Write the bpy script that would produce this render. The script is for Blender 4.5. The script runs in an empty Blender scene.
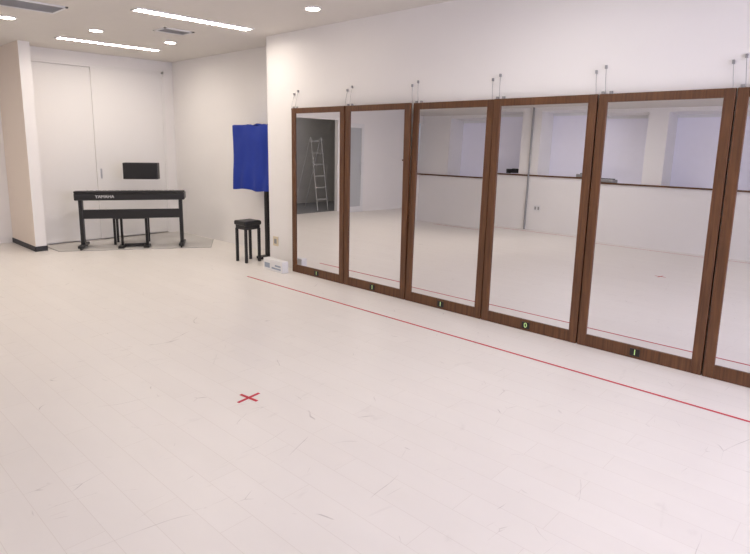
import bpy, math, random
from mathutils import Vector, Matrix, noise as mnoise
random.seed(4)
F,TILT,YAW,ROLL,Y0,CZ=570.19,.1722,.8198,.0136,241.8,1.55
# ---------- materials
def mat(name,col,rough=.5,metal=0,emit=None,es=0,noise=0,nscale=8,spec=.5):
    m=bpy.data.materials.new(name); m.use_nodes=True
    nt=m.node_tree; b=nt.nodes['Principled BSDF']
    b.inputs['Base Color'].default_value=(*col,1); b.inputs['Roughness'].default_value=rough
    b.inputs['Metallic'].default_value=metal; b.inputs['Specular IOR Level'].default_value=spec
    if emit: 
        b.inputs['Emission Color'].default_value=(*emit,1); b.inputs['Emission Strength'].default_value=es
    if noise:
        tc=nt.nodes.new('ShaderNodeTexCoord'); n=nt.nodes.new('ShaderNodeTexNoise'); n.inputs['Scale'].default_value=nscale
        n.inputs['Detail'].default_value=4
        r=nt.nodes.new('ShaderNodeMapRange'); r.inputs[3].default_value=1-noise; r.inputs[4].default_value=1+noise*.3
        v=nt.nodes.new('ShaderNodeVectorMath'); v.operation='SCALE'; v.inputs[0].default_value=col
        nt.links.new(tc.outputs['Object'],n.inputs['Vector']); nt.links.new(n.outputs['Fac'],r.inputs[0])
        nt.links.new(r.outputs[0],v.inputs['Scale']); nt.links.new(v.outputs[0],b.inputs['Base Color'])
    return m
def wood_mat():
    m=mat('dark_stained_wood',(.1,.04,.02),.45); nt=m.node_tree; b=nt.nodes['Principled BSDF']
    tc=nt.nodes.new('ShaderNodeTexCoord'); mp=nt.nodes.new('ShaderNodeMapping'); mp.inputs['Scale'].default_value=(30,30,1.6)
    n=nt.nodes.new('ShaderNodeTexNoise'); n.inputs['Scale'].default_value=2; n.inputs['Detail'].default_value=6; n.inputs['Distortion'].default_value=.6
    cr=nt.nodes.new('ShaderNodeValToRGB'); cr.color_ramp.elements[0].position=.25; cr.color_ramp.elements[1].position=.8
    cr.color_ramp.elements[0].color=(.065,.023,.008,1); cr.color_ramp.elements[1].color=(.18,.074,.026,1)
    L=nt.links.new; L(tc.outputs['Object'],mp.inputs[0]); L(mp.outputs[0],n.inputs[0]); L(n.outputs['Fac'],cr.inputs[0]); L(cr.outputs[0],b.inputs['Base Color'])
    return m
def floor_mat():
    m=mat('vinyl_floor',(.8,.76,.72),.33); nt=m.node_tree; b=nt.nodes['Principled BSDF']; L=nt.links.new; N=nt.nodes.new
    tc=N('ShaderNodeTexCoord'); mp=N('ShaderNodeMapping'); mp.inputs['Rotation'].default_value=(0,0,math.radians(90))
    L(tc.outputs['Object'],mp.inputs[0])
    br=N('ShaderNodeTexBrick'); br.offset=.37; br.inputs['Scale'].default_value=1
    br.inputs['Color1'].default_value=(.840,.800,.762,1); br.inputs['Color2'].default_value=(.855,.817,.779,1); br.inputs['Mortar'].default_value=(.77,.722,.68,1)
    br.inputs['Mortar Size'].default_value=.0014; br.inputs['Brick Width'].default_value=.92; br.inputs['Row Height'].default_value=.155; br.inputs['Bias'].default_value=.0
    L(mp.outputs[0],br.inputs[0])
    mp2=N('ShaderNodeMapping'); mp2.inputs['Scale'].default_value=(3,1.2,1); L(tc.outputs['Object'],mp2.inputs[0])
    n=N('ShaderNodeTexNoise'); n.inputs['Scale'].default_value=1.8; n.inputs['Detail'].default_value=8; n.inputs['Roughness'].default_value=.55; L(mp2.outputs[0],n.inputs[0])
    r=N('ShaderNodeMapRange'); r.inputs[1].default_value=.3; r.inputs[2].default_value=.7; r.inputs[3].default_value=.98; r.inputs[4].default_value=1.01; L(n.outputs['Fac'],r.inputs[0])
    v=N('ShaderNodeVectorMath'); v.operation='SCALE'; L(br.outputs[0],v.inputs[0]); L(r.outputs[0],v.inputs['Scale'])
    cur=v.outputs[0]
    for i,(sc,rot,w,th,sx,st) in enumerate([(.9,.4,.0035,.60,2.6,.55),(1.7,-.7,.0045,.615,3.2,.55),(3.0,.6,.007,.625,1.8,.5),(1.3,.9,.025,.60,2.4,.09)]):
        mp3=N('ShaderNodeMapping'); mp3.inputs['Rotation'].default_value=(0,0,rot); mp3.inputs['Scale'].default_value=(1,sx,1); mp3.inputs['Location'].default_value=(i*3.1,i*1.7,0)
        L(tc.outputs['Object'],mp3.inputs[0])
        nd=N('ShaderNodeTexNoise'); nd.inputs['Scale'].default_value=1.3; L(mp3.outputs[0],nd.inputs[0])
        mix=N('ShaderNodeMix'); mix.data_type='RGBA'; mix.inputs[0].default_value=.25; L(mp3.outputs[0],mix.inputs[6]); L(nd.outputs['Color'],mix.inputs[7])
        vo=N('ShaderNodeTexVoronoi'); vo.feature='DISTANCE_TO_EDGE'; vo.inputs['Scale'].default_value=sc; L(mix.outputs[2],vo.inputs['Vector'])
        lt=N('ShaderNodeMapRange'); lt.inputs[1].default_value=0; lt.inputs[2].default_value=w; lt.inputs[3].default_value=1; lt.inputs[4].default_value=0; L(vo.outputs['Distance'],lt.inputs[0])
        nm=N('ShaderNodeTexNoise'); nm.inputs['Scale'].default_value=2.1+i; nm.inputs['Detail'].default_value=5; L(mp3.outputs[0],nm.inputs[0])
        mk=N('ShaderNodeMapRange'); mk.inputs[1].default_value=th-.03; mk.inputs[2].default_value=th+.06; L(nm.outputs['Fac'],mk.inputs[0])
        mu=N('ShaderNodeMath'); mu.operation='MULTIPLY'; L(lt.outputs[0],mu.inputs[0]); L(mk.outputs[0],mu.inputs[1])
        mu2=N('ShaderNodeMath'); mu2.operation='MULTIPLY'; mu2.inputs[1].default_value=st; L(mu.outputs[0],mu2.inputs[0])
        mm=N('ShaderNodeMix'); mm.data_type='RGBA'; L(mu2.outputs[0],mm.inputs[0]); L(cur,mm.inputs[6]); mm.inputs[7].default_value=(.27,.23,.215,1)
        cur=mm.outputs[2]
    L(cur,b.inputs['Base Color'])
    r2=N('ShaderNodeMapRange'); r2.inputs[3].default_value=.28; r2.inputs[4].default_value=.44; L(n.outputs['Fac'],r2.inputs[0]); L(r2.outputs[0],b.inputs['Roughness'])
    return m
M=dict(
 wall=mat('white_wall_paint',(.88,.86,.85),.75,noise=.015,nscale=3), beige=mat('cream_wall_paint',(.87,.77,.68),.75,noise=.02,nscale=3),
 ceil=mat('ceiling_board',(.75,.715,.675),.85,noise=.03,nscale=14), floor=floor_mat(), wood=wood_mat(),
 glass=mat('mirror_glass',(.84,.84,.865),.0,1.0), black=mat('black_plastic',(.012,.012,.014),.4,noise=.2), blackm=mat('black_metal',(.02,.02,.022),.35,.6,noise=.1),
 white=mat('white_plastic',(.82,.82,.83),.4,noise=.02), door=mat('door_laminate',(.85,.835,.82),.5,noise=.015,nscale=2), grey=mat('grey_metal',(.35,.35,.36),.4,.5,noise=.05),
 darkgap=mat('dark_gap',(.05,.045,.045),.8), red=mat('red_tape',(.55,.02,.045),.6,noise=.08,nscale=20), base=mat('black_rubber_baseboard',(.03,.03,.035),.5,noise=.1),
 tube=mat('fluorescent_tube',(1,1,1),.5,emit=(1,.955,.90),es=37), tubew=mat('fluorescent_tube_warm',(1,1,1),.5,emit=(1,.90,.79),es=42), diff=mat('downlight_glow',(1,1,1),.5,emit=(1,.88,.74),es=22),
 blue=mat('blue_cloth',(.009,.034,.31),.85,noise=.15,nscale=12), blind=mat('glowing_roller_blind',(.84,.82,.90),.9,emit=(.74,.74,1),es=.09,noise=.03),  # blind has a faint lavender glow in place of daylight behind it
 fillwin=mat('fill_window_glow',(.85,.84,.92),.9,emit=(.74,.74,1),es=7.5),  # strong cool glow for the added front window, out of view
 key=mat('ivory_key',(.8,.8,.77),.35,noise=.02), corr=mat('corridor_wall',(.66,.64,.61),.8,noise=.1), alu=mat('aluminium',(.6,.6,.62),.35,.9,noise=.04),
 green=mat('label_digit',(.6,.85,.35),.6,emit=(.6,.9,.3),es=.3), cable=mat('grey_cable',(.42,.40,.39),.6), slate=mat('stair_grey',(.25,.25,.26),.7,noise=.1),
 ladder=mat('ladder_aluminium',(.52,.52,.51),.5,.2,noise=.04),
 pane=mat('clear_door_glass',(.52,.54,.56),.1,noise=.02), label=mat('printed_label',(.35,.4,.5),.6,noise=.1), outlet=mat('cream_plastic',(.75,.66,.5),.5,noise=.03),
 mat_=mat('grey_floor_mat',(.66,.64,.62),.8,noise=.06,nscale=20), matedge=mat('mat_edge',(.42,.40,.39),.7))
SC=bpy.context.scene.collection
def mesh(name,verts,faces,m,parent=None,bev=0):
    me=bpy.data.meshes.new(name); me.from_pydata(verts,[],faces); me.update()
    ob=bpy.data.objects.new(name,me); SC.objects.link(ob); me.materials.append(m)
    if parent: ob.parent=parent
    if bev:
        b=ob.modifiers.new('b','BEVEL'); b.width=bev; b.segments=2; b.limit_method='ANGLE'
    return ob
BF=[(0,3,2,1),(4,5,6,7),(0,1,5,4),(1,2,6,5),(2,3,7,6),(3,0,4,7)]
def boxes(name,lst,m,parent=None,bev=0):
    V=[];Fc=[]
    for (a,b) in lst:
        x0,x1=sorted((a[0],b[0]));y0,y1=sorted((a[1],b[1]));z0,z1=sorted((a[2],b[2])); k=len(V)
        V+=[(x0,y0,z0),(x1,y0,z0),(x1,y1,z0),(x0,y1,z0),(x0,y0,z1),(x1,y0,z1),(x1,y1,z1),(x0,y1,z1)]
        Fc+=[tuple(i+k for i in f) for f in BF]
    return mesh(name,V,Fc,m,parent,bev)
def box(name,a,b,m,parent=None,bev=0): return boxes(name,[(a,b)],m,parent,bev)
def empty(name,loc=(0,0,0),rz=0):
    e=bpy.data.objects.new(name,None); e.empty_display_size=.1; e.location=loc; e.rotation_euler=(0,0,rz); SC.objects.link(e); return e
def tube(name,pts,r,m,parent=None,cyc=False):
    c=bpy.data.curves.new(name,'CURVE'); c.dimensions='3D'; c.bevel_depth=r; c.bevel_resolution=3; c.use_fill_caps=True
    s=c.splines.new('POLY'); s.points.add(len(pts)-1)
    for p,q in zip(s.points,pts): p.co=(*q,1)
    s.use_cyclic_u=cyc; c.materials.append(m)
    o=bpy.data.objects.new(name,c); SC.objects.link(o)
    if parent:o.parent=parent
    return o
def disc(name,c,r,h,m,parent=None,n=28,axis='z'):
    V=[];
    for k in (0,1):
        for i in range(n):
            a=2*math.pi*i/n; u,v=r*math.cos(a),r*math.sin(a)
            if axis=='z': V.append((c[0]+u,c[1]+v,c[2]+k*h))
            elif axis=='x': V.append((c[0]+k*h,c[1]+u,c[2]+v))
            else: V.append((c[0]+u,c[1]+k*h,c[2]+v))
    Fc=[tuple(range(n)),tuple(range(2*n-1,n-1,-1))]+[(i,i+n,(i+1)%n+n,(i+1)%n) for i in range(n)]
    return mesh(name,V,Fc,m,parent)
def text(name,s,loc,size,m,parent,rot):
    c=bpy.data.curves.new(name,'FONT'); c.body=s; c.size=size; c.extrude=.0008; c.align_x='CENTER'; c.align_y='CENTER'; c.materials.append(m)
    o=bpy.data.objects.new(name,c); o.location=loc; o.rotation_euler=rot; SC.objects.link(o); o.parent=parent; return o
# ---------- room
H=2.80; MX=4.36; CY=5.92; AX=4.80; BY=9.10; PX=2.459; PY=8.708; RY=9.75; OX=-3.6; SY=-3.5
DT=2.62; DR=4.62
box('floor',(OX-.7,SY-.2,-.1),(AX+.2,RY+2.2,0),M['floor'])
box('ceiling',(OX-.7,SY-.2,H),(AX+.2,RY+2.2,H+.1),M['ceil'])
boxes('wall_right',[((MX,SY,0),(AX+.15,CY,H)),((AX,CY,0),(AX+.15,BY+.1,H))],M['wall'])
boxes('wall_closet',[((PX+.14,BY,DT),(AX,BY+.1,H)),((DR,BY,0),(AX,BY+.1,DT)),((PX+.14,BY+.09,0),(DR,BY+.12,DT))],M['wall'])
box('wall_partition',(PX,PY,0),(PX+.14,RY+.1,H),M['beige'])
box('trim_partition_end',(PX+.002,PY-.004,.07),(PX+.14,PY,H),M['wall'])
boxes('baseboard_partition',[((PX-.008,PY-.012,0),(PX,RY,.07)),((PX-.008,PY-.012,0),(PX+.148,PY-.004,.07)),((PX+.14,PY-.012,0),(PX+.148,BY,.07))],M['base'])
for i,(a,b,dy) in enumerate([(PX+.14,3.54,.03),(3.50,DR-.02,.0)]):
    d=empty('door_%d'%(i+1))
    box('panel',(a,BY+dy,.02),(b,BY+dy+.03,DT-.02),M['door'],d,.003)
    box('recessed_pull',(a+.05,BY+dy-.003,.95),(a+.075,BY+dy,1.1),M['alu'],d)
boxes('trim_1',[((PX+.14,BY-.012,DT-.02),(DR+.02,BY+.02,DT+.02)),((DR-.02,BY-.012,0),(DR+.02,BY+.02,DT+.02))],M['door'])
LZ=1.24
boxes('wall_back',[((OX,RY,0),(-1.42,RY+.1,LZ)),((-2.9,RY,LZ),(-1.42,RY+.1,H)),((OX,RY,2.6),(-2.9,RY+.1,H)),((-1.42,RY,2.1),(1.0,RY+.1,H)),((1.0,RY,0),(PX,RY+.1,H)),((-.66,RY,0),(-.6,RY+.1,2.1)),((OX,RY+.5,LZ-.1),(-2.9,RY+.6,H)),((-2.9,RY+.1,LZ-.1),(-2.8,RY+.6,H))],M['wall'])
box('wall_front',(OX-.7,SY-.1,0),(MX,SY,H),M['wall'])
boxes('wall_corridor',[((-2.8,RY+1.9,0),(2.6,RY+2.0,H)),((-2.8,RY+.1,0),(-2.7,RY+2,H)),((2.5,RY+.1,0),(2.6,RY+2,H))],M['corr'])
box('floor_corridor',(-2.7,RY+.1,.001),(2.5,RY+1.9,.004),M['slate'])
PIL=((8.85,.9),(6.3,.48),(3.62,.38),(1.2,.45),(-1.2,.45))
boxes('wall_left',[((OX-.6,SY,0),(OX,RY+.1,LZ)),((OX-.6,8.85,LZ),(OX,RY+.1,H)),((OX-.6,SY,2.72),(OX,8.85,H)),((OX-.7,SY,0),(OX-.6,RY+.1,H))]+
   [((OX-.6,y,LZ),(OX,y+wd,2.72)) for y,wd in PIL[1:]],M['wall'])
boxes('trim_window_ledge',[((OX-.1,SY,LZ),(OX+.03,RY,LZ+.035)),((OX,RY-.03,LZ),(-2.88,RY+.1,LZ+.035))],M['wood'])
prev=8.85
for i,(y,wd) in enumerate(PIL[1:]+((SY-.45,.45),)):
    w=empty('window_%d'%(i+1)); a=y+wd; b=prev
    box('blind',(OX-.59,a,LZ+.02),(OX-.58,b,2.70),M['blind'],w)
    box('head_rail',(OX-.6,a,2.66),(OX-.55,b,2.72),M['white'],w); box('bottom_rail',(OX-.6,a,LZ),(OX-.565,b,LZ+.03),M['white'],w)
    prev=y
w=empty('window_6')  # unseen window added to cast a cool tint across the near floor
boxes('frame',[((.6,SY,.8),(.66,SY+.04,2.5)),((4.1,SY,.8),(4.16,SY+.04,2.5)),((2.3,SY,.8),(2.36,SY+.04,2.5)),((.6,SY,.8),(4.16,SY+.04,.86)),((.6,SY,2.44),(4.16,SY+.04,2.5))],M['alu'],w)
box('blind',(.66,SY+.005,.86),(4.1,SY+.015,2.44),M['fillwin'],w)
tube('conduit_pipe',[(OX+.03,6.5,0),(OX+.03,6.5,H)],.022,M['grey'])
o=empty('wall_outlet'); box('plate',(OX,6.15,.45),(OX+.01,6.31,.58),M['white'],o,.003); boxes('sockets',[((OX+.01,6.17,.48),(OX+.012,6.21,.55)),((OX+.01,6.25,.48),(OX+.012,6.29,.55))],M['grey'],o)
o=empty('coiled_cable',(OX-.12,7.0,LZ+.04)); 
tube('coil',[((.10+.01*math.sin(t*.7))*math.cos(t),.16*math.sin(t),.012+t*.0032) for t in [k*.35 for k in range(90)]],.01,M['black'],o)
o=empty('audio_mixer',(OX-.2,5.0,LZ+.035)); box('case',(-.15,-.4,0),(.15,.4,.07),M['grey'],o,.01); boxes('faders',[((-.1,-.36+i*.07,.07),(.05,-.35+i*.07,.09)) for i in range(11)],M['black'],o)
d=empty('door_3')
boxes('frame',[((-1.42,RY-.03,0),(-1.34,RY+.02,2.1)),((-.74,RY-.03,0),(-.66,RY+.02,2.1)),((-1.34,RY-.03,2.0),(-.74,RY+.02,2.1)),((-1.34,RY-.03,0),(-.74,RY+.02,.14))],M['white'],d,.003)
box('glass',(-1.34,RY-.01,.14),(-.74,RY,2.0),M['pane'],d)
tube('handle',[(-1.30,RY-.05,.9),(-1.30,RY-.05,1.2)],.014,M['alu'],d); boxes('handle_mounts',[((-1.305,RY-.05,.92),(-1.295,RY-.03,.93)),((-1.305,RY-.05,1.17),(-1.295,RY-.03,1.18))],M['alu'],d)
l=empty('step_ladder',(-.62,RY+.45,0))
for s in (0,.32):
    tube('rail',[(s,-.1,0),(s,.15,1.7)],.012,M['ladder'],l); tube('back_rail',[(s,.75,0),(s,.17,1.7)],.009,M['ladder'],l)
for k in range(6):
    z=.25+k*.27; box('tread_%d'%(k+1),(.0,-.1+z*.147-.04,z),(.32,-.1+z*.147+.04,z+.025),M['ladder'],l)
RX=3.708
box('floor_tape_line',(RX-.010,SY+.3,.0005),(RX+.010,5.48,.0015),M['red'])
box('floor_tape_line',(OX+.35,SY+.3,.0005),(OX+.37,8.9,.0015),M['red'])
for loc,rz in (((1.875,2.79,0),.12),((0.0,2.42,0),.1)):
    cr=empty('floor_tape_cross',loc,rz); boxes('tape_strip_1',[((-.085,-.010,.0005),(.085,.010,.0015))],M['red'],cr); boxes('tape_strip_2',[((-.010,-.075,.0007),(.010,.075,.0017))],M['red'],cr)
# ---------- mirrors
MB=4.253; P=.8905; MH=1.9275; MY0=5.336
LE=[.01,.02,.065,.05,.06,.06,.06,.06]
for k in range(8):
    LEAN=LE[k]
    y1=MY0-k*P-.004; W=P-.010
    e=empty('wall_mirror',(MB,y1,0)); e.rotation_euler=(0,math.atan2(LEAN,MH),0)
    s=.065; t=.034
    boxes('stiles',[((0,-s,0),(t,0,MH)),((0,-W,0),(t,-W+s,MH))],M['wood'],e,.003)
    boxes('rails',[((.001,-W+s,0),(t,-s,.095)),((.001,-W+s,MH-.06),(t,-s,MH))],M['wood'],e,.003)
    box('glass',(.012,-W+s,.09),(.018,-s,MH-.055),M['glass'],e)
    box('backing',(.019,-W+s,.05),(.03,-s,MH-.03),M['black'],e)
    box('number_label',(-.003,-W/2-.035,.02),(.001,-W/2+.035,.075),M['black'],e)
    text('digit','0' if k==3 else '1',(-.004,-W/2,.047),.06,M['green'],e,(math.pi/2,0,-math.pi/2))
    wx=MX-MB-LEAN-.012
    for yy,hh in ((.07,.16),(-.0,.19)):
        tube('wire_%d'%(hh*100),[(.02,yy-.04,MH-.02),(wx*.6,yy-.03,MH+hh*.5),(wx,yy-.02,MH+hh)],.0018,M['grey'],e)
        box('hook_%d'%(hh*100),(wx-.01,yy-.027,MH+hh-.005),(wx+.01,yy-.013,MH+hh+.02),M['grey'],e)
    boxes('eyelets',[((.01,-.03,MH),(.03,-.01,MH+.02)),((.01,-.09,MH),(.03,-.07,MH+.02))],M['grey'],e)
# ---------- ceiling fixtures
def fluo(x0,x1,y,w=.13,tm='tube'):
    e=empty('recessed_fluorescent_light')
    boxes('housing',[((x0-.02,y-w/2-.015,H-.012),(x1+.02,y-w/2,H)),((x0-.02,y+w/2,H-.012),(x1+.02,y+w/2+.015,H)),((x0-.02,y-w/2,H-.012),(x0,y+w/2,H)),((x1,y-w/2,H-.012),(x1+.02,y+w/2,H))],M['white'],e)
    mesh('diffuser',[(x0,y-w/2,H-.005),(x1,y-w/2,H-.005),(x1,y+w/2,H-.005),(x0,y+w/2,H-.005)],[(0,3,2,1)],M[tm],e)
    boxes('louver',[((x0+i*(x1-x0)/14-.003,y-w/2,H-.014),(x0+i*(x1-x0)/14+.003,y+w/2,H-.008)) for i in range(1,14)],M['white'],e)
for (x0,x1,y) in [(2.66,3.96,5.7),(2.72,4.02,8.02),(-.9,.35,5.7),(-.2,1.05,8.02)]: fluo(x0,x1,y,tm='tubew')  # last two are added out of view to light the left side
for (x0,x1,y) in [(2.2,3.5,2.0),(2.2,3.5,-1.4),(-.9,.35,-1.4),(-2.9,-1.6,5.0),(-2.9,-1.6,0)]: fluo(x0,x1,y)  # unseen fixtures added to brighten the rest of the room
fluo(-.6,.2,10.7,.1,'tube')  # extra fixture added to brighten the corridor behind the doorway
for (x,y) in [(1.95,7.15),(3.75,4.35),(2.85,7.16),(3.81,7.24),(1.2,4.4)]:
    e=empty('downlight'); disc('trim_ring',(x,y,H-.01),.085,.01,M['white'],e); disc('lamp_face',(x,y,H-.013),.065,.004,M['diff'],e)
def vent(x0,x1,y0,y1):
    e=empty('ceiling_vent')
    boxes('frame',[((x0,y0,H-.012),(x1,y0+.025,H)),((x0,y1-.025,H-.012),(x1,y1,H)),((x0,y0,H-.012),(x0+.025,y1,H)),((x1-.025,y0,H-.012),(x1,y1,H))],M['white'],e)
    box('throat',(x0+.02,y0+.02,H-.004),(x1-.02,y1-.02,H-.001),M['darkgap'],e)
    n=max(3,int((y1-y0-.05)/.04)); boxes('louvers',[((x0+.025,y0+.025+i*(y1-y0-.05)/n,H-.011),(x1-.025,y0+.025+i*(y1-y0-.05)/n+.016,H-.005)) for i in range(n)],M['grey'],e)
vent(1.6,2.2,6.15,6.55); vent(3.28,3.65,6.35,6.62)
# ---------- digital piano
pn=empty('digital_piano',(2.90,8.43,0),math.radians(-33))
PW=1.46
box('body',(0,0,.70),(PW,.30,.80),M['black'],pn,.012)
box('top_lip',(0,.0,.80),(PW,.12,.83),M['black'],pn,.008)
box('key_bed',(.02,.13,.795),(PW-.02,.29,.803),M['black'],pn)
boxes('white_keys',[((.11+i*.0238,.14,.80),(.11+i*.0238+.0228,.285,.815)) for i in range(52)],M['key'],pn)
boxes('black_keys',[((.127+i*.0238,.14,.812),(.127+i*.0238+.011,.235,.824)) for i in range(51) if i%7 not in (1,4)],M['black'],pn)
box('modesty_rail',(.05,.10,.43),(PW-.05,.13,.56),M['black'],pn,.005)
for i,x in enumerate((.03,PW-.09)):
    box('end_leg_%d'%(i+1),(x,.09,.06),(x+.05,.17,.70),M['black'],pn,.005)
    box('foot_%d'%(i+1),(x-.01,-.06,.03),(x+.06,.34,.07),M['black'],pn,.01)
    disc('caster',(x+.015,-.03,.03),.03,.02,M['black'],pn,axis='x'); disc('caster_rear',(x+.015,.31,.03),.03,.02,M['black'],pn,axis='x')
for i,x in enumerate((.56,.90)): box('pedal_post_%d'%(i+1),(x,.10,.02),(x+.03,.14,.43),M['blackm'],pn)
boxes('pedal_feet',[((.53,.0,.0),(.61,.2,.04)),((.87,.0,0),(.95,.2,.04)),((.6,.11,.015),(.9,.15,.06))],M['black'],pn,.006)
boxes('pedals',[((.63+i*.09,.15,.03),(.66+i*.09,.25,.045)) for i in range(3)],M['alu'],pn)
text('logo','YAMAHA',(.40,-.003,.752),.06,M['white'],pn,(math.pi/2,0,0))
# ---------- speaker cabinet carried on an arm from the closet wall
ms=empty('wall_bracket_speaker',(3.88,8.46,0),math.radians(-40))
box('cabinet',(-.25,-.01,.96),(.25,.12,1.205),M['black'],ms,.006); box('front_grille',(-.235,-.014,.975),(.235,-.009,1.19),M['black'],ms,.002)
box('bracket_arm',(-.02,.115,1.04),(.02,.82,1.07),M['blackm'],ms)
def bench(loc,w,d,h,rz=0):
    e=empty('piano_bench',loc,rz)
    box('seat_cushion',(-w/2,-d/2,h-.06),(w/2,d/2,h),M['black'],e,.02); box('apron',(-w/2+.02,-d/2+.02,h-.11),(w/2-.02,d/2-.02,h-.06),M['black'],e)
    boxes('legs',[((sx*(w/2-.03)-.016,sy*(d/2-.03)-.016,0),(sx*(w/2-.03)+.016,sy*(d/2-.03)+.016,h-.1)) for sx in(-1,1) for sy in (-1,1)],M['black'],e,.004)
    return e
bench((3.70,8.46,0),.5,.28,.5,math.radians(-33))
bench((4.22,6.20,0),.26,.26,.54)
def poly(name,pts,z0,z1,m):
    n=len(pts); V=[(x,y,z0) for x,y in pts]+[(x,y,z1) for x,y in pts]
    return mesh(name,V,[tuple(range(n-1,-1,-1)),tuple(range(n,2*n))]+[(i,(i+1)%n,(i+1)%n+n,i+n) for i in range(n)],m)
fm=poly('floor_mat',[(2.68,8.50),(4.38,7.38),(4.76,7.95),(4.76,9.05),(2.68,9.05)],.0002,.006,M['mat_'])
tube('edge_binding',[(2.68,9.05,.006),(2.68,8.50,.006),(4.38,7.38,.006),(4.76,7.95,.006)],.005,M['matedge'],fm)
# ---------- cloth covered monitor on stand
cm=empty('cloth_covered_monitor',(4.55,6.42,0))
def cloth():
    N,Mv=120,26; V=[];Fc=[]; hx,hy=.10,.43; z0,z1=.90,1.75
    def per(t):
        L=4*(hx+hy); s=t*L
        if s<2*hy: return -hx,-hy+s,(-1,0)
        if s<2*hy+2*hx: return -hx+(s-2*hy),hy,(0,1)
        if s<4*hy+2*hx: return hx,hy-(s-2*hy-2*hx),(1,0)
        return hx-(s-4*hy-2*hx),-hy,(0,-1)
    for j in range(Mv):
        v=j/(Mv-1)
        for i in range(N):
            x,y,n=per(i/N); d=(1.1-v)*.012*math.sin(i*.42+2.0*math.sin(v*3))+.022*mnoise.noise(Vector((x*6,y*6,v*3)))
            z=z0+(z1-z0)*v + (1-v)*.010*math.sin(i*.21+1)+ v*v*.04*mnoise.noise(Vector((x*4,y*6,3)))
            V.append((x+n[0]*(d+.010*(1-v)),y+n[1]*(d+.010*(1-v)),z))
    for j in range(Mv-1):
        for i in range(N): a=j*N+i;b=j*N+(i+1)%N; Fc.append((a,a+N,b+N,b))
    for q in range(1,5):
        f=1-q/5.
        for i in range(N):
            x,y,n=per(i/N); V.append((x*f,y*(1-.02*q),z1+.012*math.sin(q)+.04*mnoise.noise(Vector((x*f*4,y*6,3)))))
        o=(Mv-1+q-1)*N
        for i in range(N): a=o+i;b=o+(i+1)%N; Fc.append((a,a+N,b+N,b))
    Fc.append(tuple((Mv+3)*N+i for i in range(N)))
    ob=mesh('blue_cover',V,Fc,M['blue'],cm)
    for p in ob.data.polygons: p.use_smooth=True
cloth()
box('screen',(-.04,-.38,1.0),(.04,.38,1.68),M['black'],cm,.01)
box('post',(-.03,-.24,.03),(.02,-.17,1.1),M['black'],cm,.005); box('base_foot',(-.16,-.26,0),(.16,-.15,.035),M['black'],cm,.008)
# ---------- small white box + outlet
wb=empty('power_strip_box',(4.13,5.50,0),math.radians(-3)); box('case',(-.045,-.2,0),(.045,.2,.14),M['white'],wb,.006)
boxes('printed_band',[((-.0465,-.17,.03),(-.0452,.02,.05)),((-.0465,-.17,.065),(-.0452,-.05,.085)),((-.0465,.06,.03),(-.0452,.17,.09))],M['label'],wb)
o=empty('wall_outlet'); box('plate',(MX-.01,5.74,.24),(MX,5.84,.36),M['outlet'],o,.003); boxes('sockets',[((MX-.012,5.765,.27),(MX-.01,5.815,.33))],M['grey'],o)
# ---------- camera / world
cam=bpy.data.cameras.new('camera'); co=bpy.data.objects.new('camera',cam); SC.objects.link(co)
R=Matrix.Rotation(-YAW,4,'Z')@Matrix.Rotation(math.pi/2-TILT,4,'X')@Matrix.Rotation(ROLL,4,'Z')
co.matrix_world=Matrix.Translation((0,0,CZ))@R; cam.sensor_width=36; cam.lens=F/750*36; cam.shift_y=(Y0-277)/750
bpy.context.scene.camera=co
w=bpy.data.worlds.new('world'); bpy.context.scene.world=w; w.use_nodes=True; w.node_tree.nodes['Background'].inputs[0].default_value=(.8,.85,1,1); w.node_tree.nodes['Background'].inputs[1].default_value=.5
bpy.context.scene.view_settings.view_transform='Standard'
